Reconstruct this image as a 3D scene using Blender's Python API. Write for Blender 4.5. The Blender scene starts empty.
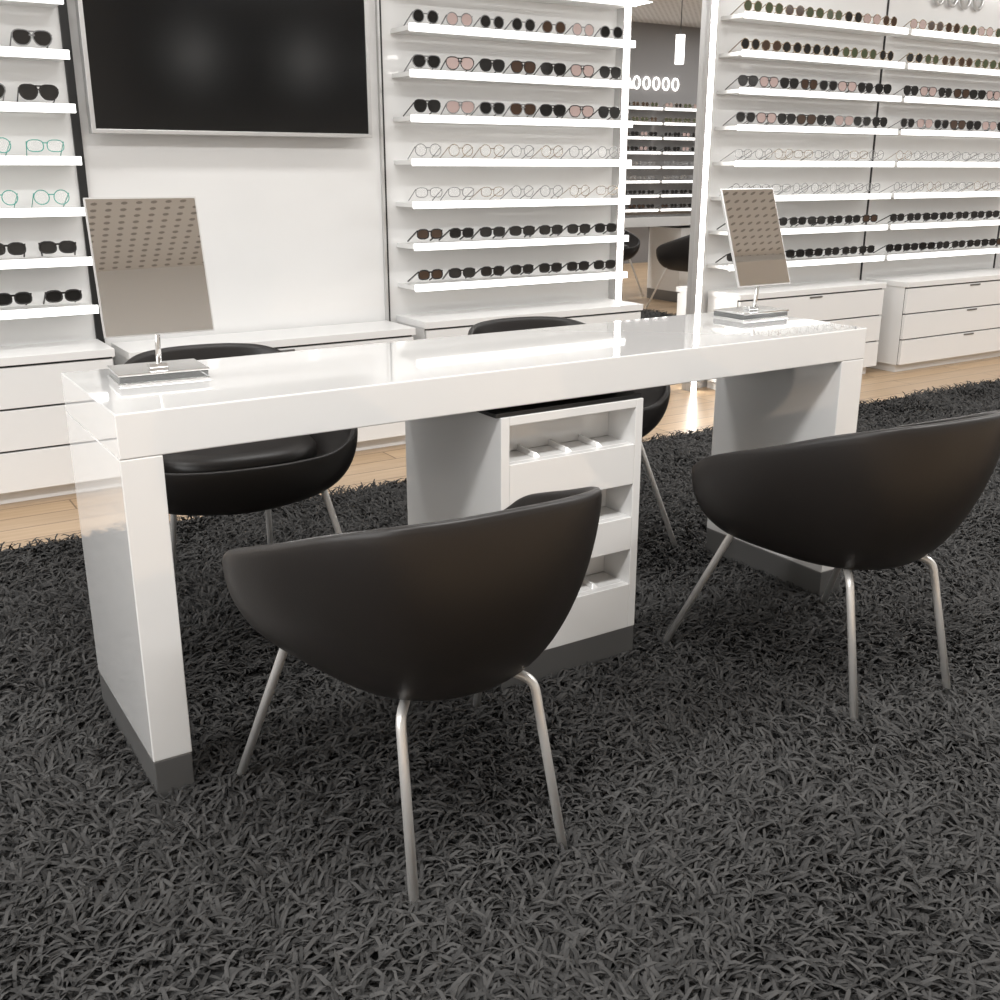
import bpy, math, random
import numpy as np
from mathutils import Vector, Matrix
random.seed(7); rng=np.random.default_rng(7)
sc=bpy.context.scene
try:
    sc.view_settings.view_transform='Standard'
except Exception: pass

# ------------------------------------------------------------ materials
def mat(name,col,rough=.5,metal=0.,spec=.5,coat=0.,emit=None,es=0.,bump=None,alpha=None):
    m=bpy.data.materials.new(name); m.use_nodes=True
    nt=m.node_tree; b=nt.nodes['Principled BSDF']
    b.inputs['Base Color'].default_value=(*col,1); b.inputs['Roughness'].default_value=rough
    b.inputs['Metallic'].default_value=metal; b.inputs['Specular IOR Level'].default_value=spec
    b.inputs['Coat Weight'].default_value=coat; b.inputs['Coat Roughness'].default_value=.02
    if alpha is not None: b.inputs['Alpha'].default_value=alpha
    if emit: b.inputs['Emission Color'].default_value=(*emit,1); b.inputs['Emission Strength'].default_value=es
    if bump:
        tc=nt.nodes.new('ShaderNodeTexCoord'); n=nt.nodes.new('ShaderNodeTexNoise'); n.inputs['Scale'].default_value=bump[0]
        n.inputs['Detail'].default_value=4
        bp=nt.nodes.new('ShaderNodeBump'); bp.inputs['Strength'].default_value=bump[1]; bp.inputs['Distance'].default_value=.002
        nt.links.new(tc.outputs['Object'],n.inputs['Vector']); nt.links.new(n.outputs['Fac'],bp.inputs['Height']); nt.links.new(bp.outputs['Normal'],b.inputs['Normal'])
    return m
M={}
M['lacquer']=mat('white_lacquer',(.79,.785,.775),.04,coat=1.)
M['wallw']=mat('white_panel',(.78,.775,.765),.14,coat=.6)
M['cab']=mat('cabinet_white',(.78,.775,.765),.3)
M['shelf']=mat('shelf_white',(.82,.815,.80),.3)
M['lip']=mat('shelf_edge_light',(.9,.9,.89),.3,emit=(1,.985,.96),es=1.9)
M['led']=mat('led_strip',(1,1,1),.4,emit=(1,.97,.93),es=18)
M['dark']=mat('dark_gap',(.012,.012,.012),.4)
M['plinth']=mat('brushed_plinth',(.20,.198,.195),.38,metal=.6,bump=(60,.1))
M['leather']=mat('dark_leather',(.016,.0138,.0128),.40,spec=.40,bump=(260,.10))
M['steel']=mat('satin_steel',(.80,.79,.77),.36,metal=.55)
M['chrome']=mat('chrome',(.8,.8,.8),.08,metal=1.)
M['mirror']=mat('mirror_glass',(.86,.86,.86),.01,metal=1.)
M['screen']=mat('tv_screen',(.0015,.0015,.0017),.16,spec=.5)
M['frame']=mat('tv_frame',(.60,.597,.59),.3,metal=.6)
M['beige']=mat('beige_wall',(.57,.555,.53),.6)
M['grey']=mat('grey_wall',(.22,.215,.215),.6)
M['char']=mat('tv_reflection_band',(.03,.03,.032),.5)
M['lensk']=mat('lens_black',(.015,.014,.013),.08)
M['lensb']=mat('lens_brown',(.05,.03,.02),.1)
M['lensr']=mat('lens_rose',(.36,.27,.25),.15)
M['lensg']=mat('lens_green',(.06,.07,.04),.1)
M['lensc']=mat('lens_clear',(.7,.7,.69),.05,alpha=.15)
M['fblack']=mat('frame_black',(.015,.013,.012),.25)
M['fgold']=mat('frame_gold',(.35,.28,.2),.25,metal=.9)
M['fgrey']=mat('frame_grey',(.22,.22,.22),.3,metal=.6)
M['fteal']=mat('frame_teal',(.03,.30,.24),.3)
M['pend']=mat('pendant_glass',(1,1,1),.3,emit=(1,.97,.93),es=3)
M['tvglow']=mat('tv_reflection_glow',(1,1,1),.3,emit=(1,.97,.93),es=14)
M['acryl']=mat('clear_acrylic',(.9,.92,.92),.03)
_b=M['acryl'].node_tree.nodes['Principled BSDF']; _b.inputs['Transmission Weight'].default_value=.85; _b.inputs['IOR'].default_value=1.45

def wood():
    m=bpy.data.materials.new('oak_floor'); m.use_nodes=True; nt=m.node_tree; b=nt.nodes['Principled BSDF']
    tc=nt.nodes.new('ShaderNodeTexCoord'); br=nt.nodes.new('ShaderNodeTexBrick')
    br.inputs['Scale'].default_value=1; br.inputs['Brick Width'].default_value=1.3; br.inputs['Row Height'].default_value=.13
    br.inputs['Mortar Size'].default_value=.003; br.inputs['Mortar Smooth'].default_value=.1
    br.inputs['Color1'].default_value=(.56,.41,.265,1); br.inputs['Color2'].default_value=(.43,.305,.19,1); br.inputs['Mortar'].default_value=(.16,.10,.06,1)
    mp=nt.nodes.new('ShaderNodeMapping'); mp.inputs['Scale'].default_value=(1.5,22,1)
    n=nt.nodes.new('ShaderNodeTexNoise'); n.inputs['Scale'].default_value=2.5; n.inputs['Detail'].default_value=6
    mx=nt.nodes.new('ShaderNodeMixRGB'); mx.blend_type='MULTIPLY'; mx.inputs[0].default_value=.55
    cr=nt.nodes.new('ShaderNodeValToRGB'); cr.color_ramp.elements[0].position=.3; cr.color_ramp.elements[0].color=(.65,.58,.5,1); cr.color_ramp.elements[1].position=.7
    L=nt.links.new
    L(tc.outputs['Object'],br.inputs['Vector']); L(tc.outputs['Object'],mp.inputs['Vector']); L(mp.outputs['Vector'],n.inputs['Vector'])
    L(n.outputs['Fac'],cr.inputs['Fac']); L(br.outputs['Color'],mx.inputs[1]); L(cr.outputs['Color'],mx.inputs[2]); L(mx.outputs[0],b.inputs['Base Color'])
    b.inputs['Roughness'].default_value=.32
    return m
M['wood']=wood()

def perforated():
    m=bpy.data.materials.new('perforated_ceiling'); m.use_nodes=True; nt=m.node_tree; b=nt.nodes['Principled BSDF']
    tc=nt.nodes.new('ShaderNodeTexCoord'); L=nt.links.new
    sc_=nt.nodes.new('ShaderNodeVectorMath'); sc_.operation='SCALE'; sc_.inputs['Scale'].default_value=1/.08
    fr=nt.nodes.new('ShaderNodeVectorMath'); fr.operation='FRACTION'
    sb=nt.nodes.new('ShaderNodeVectorMath'); sb.operation='SUBTRACT'; sb.inputs[1].default_value=(.5,.5,0)
    mu=nt.nodes.new('ShaderNodeVectorMath'); mu.operation='MULTIPLY'; mu.inputs[1].default_value=(1,1,0)
    ln=nt.nodes.new('ShaderNodeVectorMath'); ln.operation='LENGTH'
    lt=nt.nodes.new('ShaderNodeMath'); lt.operation='LESS_THAN'; lt.inputs[1].default_value=.22
    mx=nt.nodes.new('ShaderNodeMixRGB'); mx.inputs[1].default_value=(.62,.62,.62,1); mx.inputs[2].default_value=(.30,.295,.29,1)
    L(tc.outputs['Object'],sc_.inputs[0]); L(sc_.outputs[0],fr.inputs[0]); L(fr.outputs[0],sb.inputs[0]); L(sb.outputs[0],mu.inputs[0]); L(mu.outputs[0],ln.inputs[0])
    L(ln.outputs['Value'],lt.inputs[0]); L(lt.outputs[0],mx.inputs[0]); L(mx.outputs[0],b.inputs['Base Color']); b.inputs['Roughness'].default_value=.8
    return m
M['perf']=perforated()

def rugmat():
    m=bpy.data.materials.new('shag_fibre'); m.use_nodes=True; nt=m.node_tree; b=nt.nodes['Principled BSDF']; L=nt.links.new
    g=nt.nodes.new('ShaderNodeNewGeometry'); cr=nt.nodes.new('ShaderNodeValToRGB')
    cr.color_ramp.elements[0].color=(.026,.0253,.0248,1); cr.color_ramp.elements[1].color=(.062,.0605,.059,1)
    L(g.outputs['Random Per Island'],cr.inputs['Fac']); L(cr.outputs['Color'],b.inputs['Base Color'])
    b.inputs['Roughness'].default_value=.75; b.inputs['Specular IOR Level'].default_value=.3
    return m
M['rug']=rugmat()
M['rugbase']=mat('rug_backing',(.014,.014,.014),.9,bump=(80,.4))

# ------------------------------------------------------------ mesh builder
class MB:
    def __init__(s): s.v=[]; s.f=[]; s.m=[]; s.mats=[]; s.sm=[]
    def mi(s,k):
        if k not in s.mats: s.mats.append(k)
        return s.mats.index(k)
    def add(s,v,f,k,smooth=False):
        o=len(s.v); s.v+= [tuple(p) for p in v]; i=s.mi(k)
        for q in f: s.f.append([a+o for a in q]); s.m.append(i); s.sm.append(smooth)
    def box(s,x0,x1,y0,y1,z0,z1,k,xf=None):
        v=[(x,y,z) for z in (z0,z1) for y in (y0,y1) for x in (x0,x1)]
        if xf is not None: v=[tuple(xf@Vector(p)) for p in v]
        s.add(v,[(0,2,3,1),(4,5,7,6),(0,1,5,4),(2,6,7,3),(0,4,6,2),(1,3,7,5)],k)
    def tube(s,pts,r,k,n=12,cap=True):
        P=[Vector(p) for p in pts]; rings=[]
        ref=None
        for i,p in enumerate(P):
            t=(P[min(i+1,len(P)-1)]-P[max(i-1,0)]).normalized()
            if ref is None:
                ref=t.cross(Vector((1,0.3,0.1))).normalized()
            ref=(ref-t*ref.dot(t)).normalized(); b=t.cross(ref)
            rings.append([p+r*(math.cos(a)*ref+math.sin(a)*b) for a in [2*math.pi*j/n for j in range(n)]])
        v=[q for rg in rings for q in rg]; f=[]
        for i in range(len(P)-1):
            for j in range(n): f.append((i*n+j,i*n+(j+1)%n,(i+1)*n+(j+1)%n,(i+1)*n+j))
        if cap: f.append(tuple(range(n))[::-1]); f.append(tuple(range((len(P)-1)*n,len(P)*n)))
        s.add(v,f,k,True)
    def obj(s,name,bevel=0,parent=None,loc=None,rot=None):
        me=bpy.data.meshes.new(name); me.from_pydata(s.v,[],s.f)
        for k in s.mats: me.materials.append(M[k])
        me.polygons.foreach_set('material_index',s.m); me.polygons.foreach_set('use_smooth',s.sm); me.update()
        o=bpy.data.objects.new(name,me); sc.collection.objects.link(o)
        if bevel:
            b=o.modifiers.new('bevel','BEVEL'); b.width=bevel; b.segments=2; b.limit_method='ANGLE'
        if parent: o.parent=parent
        if loc: o.location=loc
        if rot: o.rotation_euler=rot
        return o
def empty(name,loc=(0,0,0),rz=0):
    e=bpy.data.objects.new(name,None); sc.collection.objects.link(e); e.location=loc; e.rotation_euler=(0,0,rz); e.empty_display_size=.1; return e
def inst(src,name,parent=None,loc=(0,0,0),rot=(0,0,0)):
    o=bpy.data.objects.new(name,src.data); sc.collection.objects.link(o); o.location=loc; o.rotation_euler=rot; o.parent=parent
    for md in src.modifiers:
        n=o.modifiers.new(md.name,md.type)
        if md.type=='BEVEL': n.width=md.width; n.segments=md.segments; n.limit_method='ANGLE'
        if md.type=='SUBSURF': n.levels=md.levels; n.render_levels=md.render_levels
    return o

FZ=-.025   # wooden floor level (rug pile top ~0)
WY=4.35    # back wall plane
CE=2.9
XL,XR,YF=-2.6,12.0,-2.4
# ------------------------------------------------------------ room shell
b=MB(); b.box(XL-.1,XR+.1,YF-.1,WY+.15,FZ-.1,FZ,'wood'); b.obj('floor')
b=MB(); b.box(XL-.1,XR+.1,YF-.1,WY+.15,CE,CE+.1,'perf'); b.obj('ceiling')
b=MB(); b.box(XL,XR,WY,WY+.15,FZ,CE,'wallw'); b.obj('wall_back')
b=MB(); b.box(XL-.1,XL,YF,WY,FZ,CE,'wallw'); b.obj('wall_left')
b=MB(); b.box(XR,XR+.1,YF,WY,FZ,CE,'grey'); b.obj('wall_right')
b=MB(); b.box(XL,2.7,YF-.1,YF,FZ,CE,'beige'); b.box(2.7,6.6,YF-.1,YF,FZ,1.6,'beige'); b.box(2.7,6.6,YF-.1,YF,1.6,CE,'char'); b.box(6.6,XR,YF-.1,YF,FZ,CE,'grey'); b.obj('wall_front')  # dark upper band added so the TV screen reflects black
b=MB(); b.box(3.7,6.6,-2.38,-.75,CE-.05,CE,'beige'); b.obj('added_soffit')  # soffit added so the right tabletop mirror reflects a plain lower half
# panel joint strips
b=MB(); b.box(.875,.905,WY-.012,WY,FZ,CE,'dark'); b.obj('trim_1')
b=MB(); b.box(2.14,2.150,WY-.02,WY,FZ,CE,'frame'); b.box(2.150,2.162,WY-.012,WY,FZ,CE,'dark'); b.obj('trim_2')
b=MB(); b.box(5.37,5.378,WY-.008,WY,FZ,CE,'dark'); b.obj('trim_3')
b=MB(); b.box(6.72,6.728,WY-.008,WY,FZ,CE,'dark'); b.obj('trim_4')
# added window-like frame around the fill light, unseen on left wall
b=MB()
for (a0,a1,c0,c1) in ((-.1,3.5,.70,.76),(-.1,3.5,2.44,2.5),(-.1,-.04,.76,2.44),(3.44,3.5,.76,2.44),(1.67,1.73,.76,2.44)): b.box(XL,XL+.06,a0,a1,c0,c1,'frame')
b.obj('fill_light_frame')
# tall wall mirror with led strips
b=MB(); b.box(3.465,3.985,WY-.02,WY,FZ,CE,'mirror'); b.obj('wall_mirror')
for x in (3.43,3.985):
    b=MB(); b.box(x,x+.036,WY-.05,WY,FZ,CE,'led'); b.box(x-.006,x,WY-.055,WY,FZ,CE,'frame'); b.box(x+.036,x+.042,WY-.055,WY,FZ,CE,'frame'); b.obj('led_light_strip')

# ------------------------------------------------------------ shelves + eyewear
SZ=[.655+.177*k for k in range(8)]
def shelf_unit(x0,x1,name='eyewear_shelf_unit'):
    b=MB()
    for z in SZ:
        b.box(x0,x1,-.17,0,z-.012,z+.006,'shelf')
        b.box(x0,x1,-.18,-.165,z-.018,z+.012,'lip')
    return b
def lens_outline(style,cx,w,h,n=18):
    out=[]
    for i in range(n):
        a=2*math.pi*i/n; c,s_=math.cos(a),math.sin(a)
        if style=='round': x,z=c,s_
        else:
            e=.72; x=math.copysign(abs(c)**e,c); z=math.copysign(abs(s_)**e,s_)
            if style=='aviator':
                if z<0: x*=(1-.28*(-z)); 
        out.append((cx+x*w/2,z*h/2))
    return out
def add_glasses(b,x,y,z,rz,style,lens,frame,thick):
    """z = shelf top; front faces -y"""
    c,s_=math.cos(rz),math.sin(rz)
    T=lambda p:(x+p[0]*c-p[1]*s_, y+p[0]*s_+p[1]*c, z+p[2])
    zc=.042; w,h=(.052,.050) if style=='round' else ((.062,.050) if style=='aviator' else (.056,.040))
    for sg in (-1,1):
        o=lens_outline(style,sg*.034,w,h)
        if style=='aviator': o=[(px,pz+.002) for px,pz in o]
        n=len(o)
        b.add([T((px,-.0005,pz+zc)) for px,pz in o],[tuple(range(n))],lens)
        v=[];f=[]
        for px,pz in o:
            dx,dz=px-sg*.034,pz; l=math.hypot(dx,dz) or 1; dx/=l; dz/=l
            for (rr,yy) in ((thick,0),(0,-thick),(-thick,0),(0,thick)):
                v.append(T((px+dx*rr,yy,pz+dz*rr+zc)))
        for i in range(n):
            for j in range(4): f.append((i*4+j,((i+1)%n)*4+j,((i+1)%n)*4+(j+1)%4,i*4+(j+1)%4))
        b.add(v,f,frame,True)
        xa=sg*(.034+w/2)
        t=thick*.8
        v=[T(p) for p in ((xa-t,0,zc+.012),(xa+t,0,zc+.012),(xa+t,0,zc+.012+2*t),(xa-t,0,zc+.012+2*t),
             (xa*.92-t,.105,.004),(xa*.92+t,.105,.004),(xa*.92+t,.105,.004+2*t),(xa*.92-t,.105,.004+2*t))]
        b.add(v,[(0,1,2,3),(4,7,6,5),(0,4,5,1),(1,5,6,2),(2,6,7,3),(3,7,4,0)],frame)
    zz=zc+.008; t=thick
    v=[T(p) for p in ((-.010,-t,zz),(.010,-t,zz),(.010,t,zz),(-.010,t,zz),(-.010,-t,zz+2*t),(.010,-t,zz+2*t),(.010,t,zz+2*t),(-.010,t,zz+2*t))]
    b.add(v,[(0,3,2,1),(4,5,6,7),(0,1,5,4),(1,2,6,5),(2,3,7,6),(3,0,4,7)],frame)
    if style=='aviator':
        v=[(p[0],p[1],p[2]+.012) for p in v]; b.add(v,[(0,3,2,1),(4,5,6,7),(0,1,5,4),(1,2,6,5),(2,3,7,6),(3,0,4,7)],frame)
def eyewear(x0,x1,n,seed):
    r=random.Random(seed); b=MB()
    for k,z in enumerate(SZ):
        for i in range(n):
            x=x0+(x1-x0)*(i+.5)/n; rz=r.uniform(-.18,.05)
            if k<2: a=('wayfarer','lensk' if r.random()<.92 else 'lensb','fblack',.0034)
            elif k<4: a=(r.choice(['wayfarer','round']),'lensc',r.choice(['fteal','fgrey','fteal'] if seed==1 else ['fgrey','fgrey','fgrey','fgold']),.0017)
            elif k<6: a=('aviator','lensr' if (i%4==1 and seed!=1) else ('lensb' if i%7==3 else 'lensk'),'fblack' if r.random()<.7 else 'fgrey',.0024)
            elif k==6:
                if seed in (1,2): a=(r.choice(['round','aviator']),('lensk','lensr','lensk','lensk','lensb','lensr','lensk')[i%7] if seed==2 else 'lensk','fgrey',.0024)
                else: a=('round',r.choice(['lensg','lensb','lensk','lensg']),'fgold',.0024)
            else: a=('round',r.choice(['lensr','lensb','lensg','lensk']),'fgold',.0024)
            add_glasses(b,x,-.125,z+.006,rz,*a)
    return b
units=[(-.40,.86,7,1),(2.21,3.40,7,2),(4.10,5.35,8,3),(5.40,6.70,8,4),(6.75,8.0,8,5)]
ob=[]
for (x0,x1,n,sd) in units:
    s_=shelf_unit(0,x1-x0).obj('eyewear_shelf_unit',loc=(x0,WY,0))
    g=eyewear(.02,x1-x0-.02,n,sd).obj('eyeglasses_collection',loc=(x0,WY,0)); ob.append((s_,g))
for i,x in enumerate((8.0,9.35,10.7,12.0)):
    s_,g=ob[3+(i%2)]
    inst(s_,'eyewear_shelf_unit',loc=(x,YF,0),rot=(0,0,math.pi)); inst(g,'eyeglasses_collection',loc=(x,YF,0),rot=(0,0,math.pi))

# ------------------------------------------------------------ drawer cabinets
def drawer_cabinet(x0,x1,yf=4.05,top=.52,cols=1,rows=3,yb=WY-.025):
    b=MB(); z0=FZ+.05
    b.box(x0,x1,yf+.02,yb,z0,top-.03,'cab')
    b.box(x0-.005,x1+.005,yf-.005,yb,top-.03,top,'cab')
    b.box(x0+.03,x1-.03,yf+.05,yb,FZ,z0,'cab')
    W=(x1-x0)/cols; Hh=(top-.035-z0)/rows
    for c in range(cols):
        for r in range(rows):
            a0=x0+c*W+.004; a1=x0+(c+1)*W-.004; c0=z0+r*Hh+.004; c1=z0+(r+1)*Hh-.004
            b.box(a0,a1,yf,yf+.02,c0,c1,'cab')
            xm=(a0+a1)/2; b.box(xm-.05,xm+.05,yf-.004,yf,c1-.014,c1-.004,'plinth')
    b.box(x0+.002,x1-.002,yf+.018,yf+.021,z0,top-.03,'dark')
    return b.obj('drawer_cabinet',bevel=.002)
drawer_cabinet(-.40,.87); drawer_cabinet(.93,2.13,top=.50); drawer_cabinet(2.19,3.40)
drawer_cabinet(4.10,5.27,yf=4.08); drawer_cabinet(5.40,6.70,yf=4.02); drawer_cabinet(6.76,8.0,yf=4.02)

# ------------------------------------------------------------ television
b=MB(); tx0,tx1,tz0,tz1=.924,2.06,1.28,1.94; y0=4.25
b.box(tx0,tx1,y0+.008,y0+.05,tz0,tz1,'frame')
f_=.016
b.box(tx0,tx1,y0,y0+.01,tz0,tz0+f_,'frame'); b.box(tx0,tx1,y0,y0+.01,tz1-f_,tz1,'frame')
b.box(tx0,tx0+f_,y0,y0+.01,tz0+f_,tz1-f_,'frame'); b.box(tx1-f_,tx1,y0,y0+.01,tz0+f_,tz1-f_,'frame')
b.box(tx0+f_,tx1-f_,y0+.004,y0+.009,tz0+f_,tz1-f_,'screen')
b.box(1.3,1.7,y0+.05,WY,1.45,1.75,'dark')
b.obj('wall_television',bevel=.0015)

# sign lettering
b=MB()
for i in range(4):
    cx=5.80+i*.125
    pts=[(cx+.042*math.cos(a),0,2.14+.06*math.sin(a)) for a in [2*math.pi*k/24 for k in range(25)]]
    b.tube(pts,.011,'frame',8,False)
b.obj('sign_lettering',loc=(0,WY-.02,0))
b=MB()
for i in range(9):
    cx=8.4+i*.16
    pts=[(cx+.05*math.cos(a),0,2.2+.07*math.sin(a)) for a in [2*math.pi*k/24 for k in range(25)]]
    b.tube(pts,.010,'pend',8,False)
b.obj('sign_lettering',loc=(0,YF+.02,0))

# ------------------------------------------------------------ desk
def desk(name='consultation_desk',cab=True):
    b=MB(); L=1.942; D=.465; T=.075; H=.75; S=.082; P=.07
    b.box(0,L,0,D,H-S,H,'lacquer')
    for x in (0,L-.088):
        t=T if x==0 else .088
        b.box(x,x+t,0,D,P,H-S,'lacquer'); b.box(x+.001,x+t-.001,.001,D-.001,FZ,P,'plinth')
    return b
def pedestal():
    b=MB(); x0,x1,y0,y1=0,.393,0,.45; zt=.645; P=.07; w=.022
    b.box(x0+.001,x1-.001,y0+.001,y1,FZ,P,'plinth')
    b.box(x0,x0+w,y0,y1,P,zt,'lacquer'); b.box(x1-w,x1,y0,y1,P,zt,'lacquer'); b.box(x0+w,x1-w,y1-.02,y1,P,zt,'lacquer')
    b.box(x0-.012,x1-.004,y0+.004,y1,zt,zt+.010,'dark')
    b.box(x0+w,x1-w,y0,y0+.02,zt-.02,zt,'lacquer')
    b.box(x0+w,x1-w,y0+.02,y1-.02,zt-.02,zt-.008,'lacquer')
    bands=[(.07,.185),(.275,.358),(.44,.538)]
    for a,c in bands: b.box(x0+w,x1-w,y0,y0+.02,a,c,'lacquer')
    for (a,c) in ((.185,.275),(.358,.44),(.538,zt-.02)):
        b.box(x0+w,x1-w,y0+.02,y0+.10,a-.012,a,'lacquer')
        b.box(x0+w,x1-w,y0+.10,y0+.112,a,c,'lacquer')
        for k in range(1,4):
            xx=x0+w+(x1-x0-2*w)*k/4
            v=[(xx-.010,y0+.022,a),(xx+.010,y0+.022,a),(xx+.004,y0+.10,a),(xx-.004,y0+.10,a),(xx-.003,y0+.03,a+.010),(xx+.003,y0+.03,a+.010),(xx+.003,y0+.10,a+.015),(xx-.003,y0+.10,a+.015)]
            b.add(v,[(0,3,2,1),(4,5,6,7),(0,1,5,4),(1,2,6,5),(2,3,7,6),(3,0,4,7)],'lacquer')
    return b
DX,DY=.387,1.845
e=empty('consultation_desk',(DX,DY,0)); do=desk().obj('desk_body',bevel=.0025,parent=e)
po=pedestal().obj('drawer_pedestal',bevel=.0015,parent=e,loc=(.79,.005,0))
b=MB(); b.box(.83,.85,.05,.40,.655,.668,'dark'); b.box(1.12,1.14,.05,.40,.655,.668,'dark'); b.obj('support_rail',parent=e)
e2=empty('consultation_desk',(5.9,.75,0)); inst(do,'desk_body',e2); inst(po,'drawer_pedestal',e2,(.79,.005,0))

# ------------------------------------------------------------ tabletop mirrors
def tmirror(x,y,z,rz,tilt,w=.215,h=.27,ox=0.):
    e=empty('tabletop_mirror',(x,y,z),rz)
    b=MB(); b.box(-.088,.088,-.062,.062,0,.004,'chrome'); b.box(-.086,.086,-.060,.060,.004,.018,'acryl'); b.box(-.088,.088,-.062,.062,.018,.022,'chrome')
    b.box(-.018,.018,-.012,.012,.022,.030,'chrome')
    b.tube([(ox*.3,0,.022),(ox*.6,0,.10)],.0055,'chrome'); b.obj('stand',bevel=.0008,parent=e)
    b=MB(); b.box(-w/2,w/2,0,.006,0,h,'frame'); b.box(-w/2+.003,w/2-.003,-.0012,0,.003,h-.003,'mirror')
    b.obj('mirror_panel',parent=e,loc=(ox,-.012,.088),rot=(-tilt,0,0))
tmirror(.545,2.15,.75,math.radians(-3),math.radians(14),ox=.010)
tmirror(2.225,2.17,.75,math.radians(0),math.radians(20),w=.205,h=.28,ox=.038)

# ------------------------------------------------------------ armchairs
def smooth_curve(pts,n):
    full=pts+[(-p[0],p[1],p[2]) for p in pts[-2:0:-1]]
    P=[Vector(p) for p in full]; N=len(P); out=[]
    for i in range(N):
        p0,p1,p2,p3=P[i-1],P[i],P[(i+1)%N],P[(i+2)%N]
        for j in range(n):
            t=j/n
            out.append(.5*((2*p1)+(p2-p0)*t+(2*p0-5*p1+4*p2-p3)*t*t+(3*p1-p0-3*p2+p3)*t**3))
    return out
RIM=[(0,-.345,.674),(.10,-.337,.672),(.185,-.300,.664),(.243,-.215,.640),(.282,-.09,.596),(.304,.03,.556),(.311,.105,.528),(.296,.160,.492),(.23,.192,.454),(.12,.208,.442),(0,.212,.440)]
rim=smooth_curve(RIM,4); NR=len(rim)
def chair_shell():
    v=[];f=[]; rows=[]
    def ell(p,ax,ay,z,cy=.02):
        a=math.atan2((p.y-cy)/ay*1.0,(p.x)/ax*1.0); return Vector((ax*math.cos(a),cy+ay*math.sin(a),z))
    NT=11
    for k in range(NT+1):
        t=k/NT*math.pi/2
        row=[]
        for p in rim:
            g=min(1,max(0,(p.y+.12)/.30)); g=g*g*(3-2*g)
            ex=1.68+.45*g
            sx=math.sin(t)**(2/ex); cz=1-math.cos(t)**(2/ex)
            B=ell(p,.15,.17,.306,-.025)
            row.append(Vector((B.x+(p.x-B.x)*sx,B.y+(p.y-B.y)*sx,B.z+(p.z-.008-B.z)*cz)))
        rows.append(row)
    th=.020
    ins=[]
    for i,p in enumerate(rim):
        t=(rim[(i+1)%NR]-rim[i-1]); t.z=0; t.normalize(); n=Vector((-t.y,t.x,0))
        if n.dot(Vector((-p.x,-p.y+.0,0)))<0: n=-n
        ins.append(n)
    rows.append([p+ins[i]*th*.2+Vector((0,0,0)) for i,p in enumerate(rim)])
    rows.append([p+ins[i]*th*.8+Vector((0,0,0)) for i,p in enumerate(rim)])
    inner=[p+ins[i]*th+Vector((0,0,-.008)) for i,p in enumerate(rim)]
    for k in range(8):
        t=k/7*math.pi/2
        sx=1-math.cos(t)**(2/1.6) if k else 0; 
        row=[]
        for p in inner:
            B=ell(p,.21,.19,.408,0); zz=math.sin(t)**(2/1.65) if k else 0
            row.append(Vector((p.x+(B.x-p.x)*sx,p.y+(B.y-p.y)*sx,p.z+(min(B.z,p.z-.01)-p.z)*zz)))
        rows.append(row)
    for r in rows: v+=[tuple(p) for p in r]
    for k in range(len(rows)-1):
        for i in range(NR): f.append((k*NR+i,k*NR+(i+1)%NR,(k+1)*NR+(i+1)%NR,(k+1)*NR+i))
    c0=len(v); v.append((0,-.025,.304)); 
    for i in range(NR): f.append((c0,(i+1)%NR,i))
    c1=len(v); v.append((0,0,.408)); o=(len(rows)-1)*NR
    for i in range(NR): f.append((c1,o+i,o+(i+1)%NR))
    b=MB(); b.add(v,f,'leather',True); return b
def seat_pad():
    v=[];f=[];n=48; prof=[(.92,.405),(1.0,.422),(1.0,.446),(.95,.460),(.75,.468),(.4,.466)]
    for (s_,z) in prof:
        for i in range(n):
            a=2*math.pi*i/n; c,s2=math.cos(a),math.sin(a); ex=.8
            x=math.copysign(abs(c)**ex,c)*.220*s_; y=-.008+math.copysign(abs(s2)**ex,s2)*.200*s_
            v.append((x,y,z))
    for k in range(len(prof)-1):
        for i in range(n): f.append((k*n+i,k*n+(i+1)%n,(k+1)*n+(i+1)%n,(k+1)*n+i))
    c=len(v); v.append((0,-.008,.464)); o=(len(prof)-1)*n
    for i in range(n): f.append((c,o+i,o+(i+1)%n))
    b=MB(); b.add(v,f,'leather',True); return b
def bez(pts,n=6,r=.022):
    P=[Vector(p) for p in pts]; out=[P[0]]
    for i in range(1,len(P)-1):
        a=P[i]+(P[i-1]-P[i]).normalized()*r; c=P[i]+(P[i+1]-P[i]).normalized()*r
        for k in range(n+1):
            t=k/n; out.append((1-t)**2*a+2*t*(1-t)*P[i]+t*t*c)
    out.append(P[-1]); return out
src={}
def armchair(x,y,rz):
    e=empty('armchair',(x,y,0),rz)
    if not src:
        s_=chair_shell().obj('shell',parent=e); md=s_.modifiers.new('sub','SUBSURF'); md.levels=1; md.render_levels=1
        p=seat_pad().obj('seat_pad',parent=e)
        src['shell']=s_; src['seat_pad']=p
        legs=[[(-.277,.265,FZ),(-.212,.085,.355),(-.06,.05,.355)],[(.277,.265,FZ),(.212,.085,.355),(.06,.05,.355)],
              [(-.15,-.27,FZ),(-.130,-.195,.298),(-.05,-.09,.322)],[(.15,-.27,FZ),(.130,-.195,.298),(.05,-.09,.322)]]
        for i,l in enumerate(legs):
            b=MB(); b.tube(bez(l),.0088,'steel',12); src['leg_%d'%(i+1)]=b.obj('leg_%d'%(i+1),parent=e)
        b=MB(); b.box(-.06,.06,-.10,.07,.300,.320,'steel'); src['mount']=b.obj('mount',bevel=.002,parent=e)
    else:
        for k,o in src.items(): inst(o,k,e)
armchair(.816,1.572,math.radians(-1)); armchair(1.927,1.575,math.radians(-4))
armchair(.851,2.674,math.radians(174)); armchair(1.941,2.674,math.radians(174))
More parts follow.
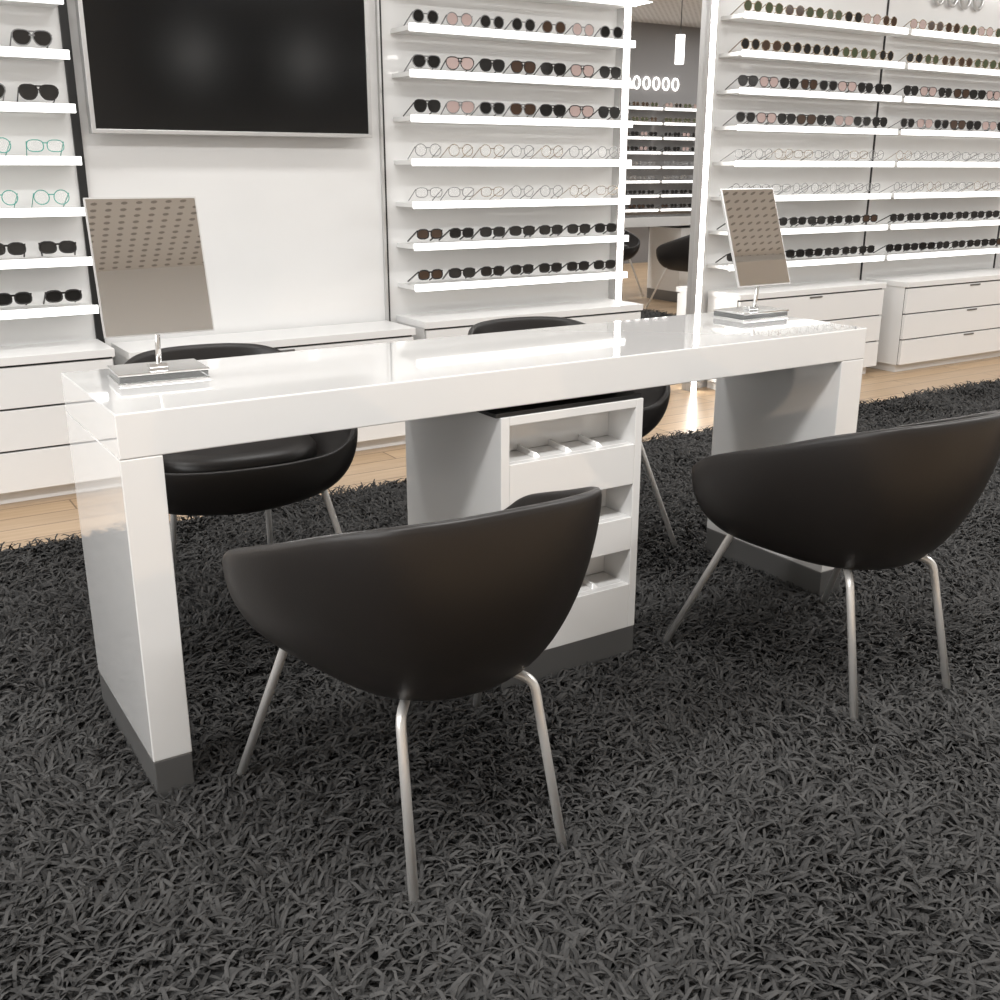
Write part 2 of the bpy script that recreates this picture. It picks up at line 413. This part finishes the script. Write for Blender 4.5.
armchair(6.45,.40,math.radians(5)); armchair(7.4,.42,math.radians(-4)); armchair(6.5,1.58,math.radians(176)); armchair(7.5,1.6,math.radians(183))

# pendant lamps; the ones near the front wall are added for TV reflections
for px,py,k,r_ in ((6.75,1.0,'pend',.04),(7.6,1.0,'pend',.04),(3.25,-1.9,'tvglow',.05),(4.35,-1.9,'tvglow',.05),(5.4,-1.9,'tvglow',.05)):
    b=MB(); b.tube([(0,0,0),(0,0,.85-.22)],.004,'dark'); b.tube([(0,0,-.22),(0,0,-.2),(0,0,0),(0,0,.02)],r_,k,20)
    b.obj('pendant_lamp',loc=(px,py,CE-.63))

# ------------------------------------------------------------ shag rug
RX0,RX1,RY0,RY1=-2.0,6.0,.67,3.54
b=MB(); b.box(RX0,RX1,RY0,RY1,FZ,FZ+.006,'rugbase'); 
def blades():
    def region(x0,x1,y0,y1,dens):
        n=int((x1-x0)*(y1-y0)*dens); return np.stack([rng.uniform(x0,x1,n),rng.uniform(y0,y1,n)],1)
    base=np.concatenate([region(-.2,3.2,RY0,2.2,12500),region(-.2,3.2,2.2,RY1,8500),region(RX0,-.2,RY0,RY1,3000),region(3.2,RX1,RY0,RY1,5500)])
    n=len(base)
    x,y=base[:,0],base[:,1]
    fl=np.sin(x*5+1.3*np.sin(y*4))+np.cos(y*6.1+1.7*np.sin(x*3.3))
    ang=fl*1.3+rng.normal(0,1.15,n)
    ln=rng.uniform(.034,.058,n); wd=rng.uniform(.0020,.0034,n); ht=rng.uniform(.008,.031,n)
    d=np.stack([np.cos(ang),np.sin(ang)],1); side=np.stack([-d[:,1],d[:,0]],1)
    tw=rng.uniform(-.6,.6,n); curl=rng.normal(0,.0060,n)
    V=np.zeros((n,7,3)); 
    prm=[(0,0,1.0,0),(.30,.75,1.15,.5),(.68,1.0,.95,1.0)]
    for k,(a,h,w,cu) in enumerate(prm):
        c=base+d*(ln*a)[:,None]+side*(curl*cu)[:,None]; z=FZ+.004+ht*h
        off=side*(wd*w)[:,None]*np.cos(tw)[:,None]; dz=wd*w*np.sin(tw)
        V[:,2*k,:2]=c-off; V[:,2*k,2]=z-dz; V[:,2*k+1,:2]=c+off; V[:,2*k+1,2]=z+dz
    V[:,6,:2]=base+d*ln[:,None]+side*(curl*.9)[:,None]; V[:,6,2]=FZ+.004+ht*.86
    return V
V=blades(); n=len(V); nb=len(b.v)
allv=np.concatenate([np.array(b.v),V.reshape(-1,3)])
loops=[i for f in b.f for i in f]; starts=[4*i for i in range(6)]
o=nb+7*np.arange(n)[:,None]
L=np.concatenate([o+np.array([[0,1,3,2]]),o+np.array([[2,3,5,4]]),o+np.array([[4,5,6]])],1)
loops=np.concatenate([np.array(loops),L.reshape(-1)])
st=24+11*np.arange(n)[:,None]+np.array([[0,4,8]])
starts=np.concatenate([np.array(starts),st.reshape(-1)])
tot=np.concatenate([np.full(6,4),np.tile([4,4,3],n)])
me=bpy.data.meshes.new('shag_rug'); me.vertices.add(len(allv)); me.vertices.foreach_set('co',allv.reshape(-1))
me.loops.add(len(loops)); me.loops.foreach_set('vertex_index',loops.astype(np.int32))
me.polygons.add(len(starts)); me.polygons.foreach_set('loop_start',starts.astype(np.int32)); 
me.polygons.foreach_set('loop_total',tot.astype(np.int32))
me.materials.append(M['rugbase']); me.materials.append(M['rug'])
me.polygons.foreach_set('material_index',np.concatenate([np.zeros(6),np.ones(3*n)]).astype(np.int32))
me.polygons.foreach_set('use_smooth',np.concatenate([np.zeros(6),np.ones(3*n)]).astype(bool))
me.update(calc_edges=True); me.validate()
ro=bpy.data.objects.new('shag_rug',me); sc.collection.objects.link(ro)

# ------------------------------------------------------------ lights
def area(x,y,z,sx,sy,p,col=(1,.993,.98),rot=None,name='ceiling_panel_light'):
    l=bpy.data.lights.new(name,'AREA'); l.shape='RECTANGLE'; l.size=sx; l.size_y=sy; l.energy=p; l.color=col
    o=bpy.data.objects.new(name,l); o.location=(x,y,z); sc.collection.objects.link(o)
    if rot: o.rotation_euler=rot
for x in (-1.2,.9,3.0,5.1): 
    area(x,.55,CE-.02,1.4,.35,54 if x<3 else 48)
for x in (-.9,1.6,4.1,6.6): area(x,3.0,CE-.02,1.3,.3,20)
for x in (7.4,10.2):
    for y in (-1.1,1.6): area(x,y,CE-.02,1.3,.3,40)
area(XL+.03,1.7,1.6,1.66,3.4,72,(.98,.99,1),(0,math.radians(-90),0),'left_fill_light')  # fill light added at left to brighten the desk's side faces
w=bpy.data.worlds.new('world'); sc.world=w; w.use_nodes=True; w.node_tree.nodes['Background'].inputs[0].default_value=(1,.98,.96,1); w.node_tree.nodes['Background'].inputs[1].default_value=.3

# ------------------------------------------------------------ camera
cd=bpy.data.cameras.new('camera'); cam=bpy.data.objects.new('camera',cd); sc.collection.objects.link(cam)
cd.sensor_width=36; cd.lens=1051/1000*36; cd.clip_start=.02
cam.location=(0,0,1.151); cam.rotation_euler=(math.radians(90-17.43),0,-math.atan2(.5358,.8443))
sc.camera=cam
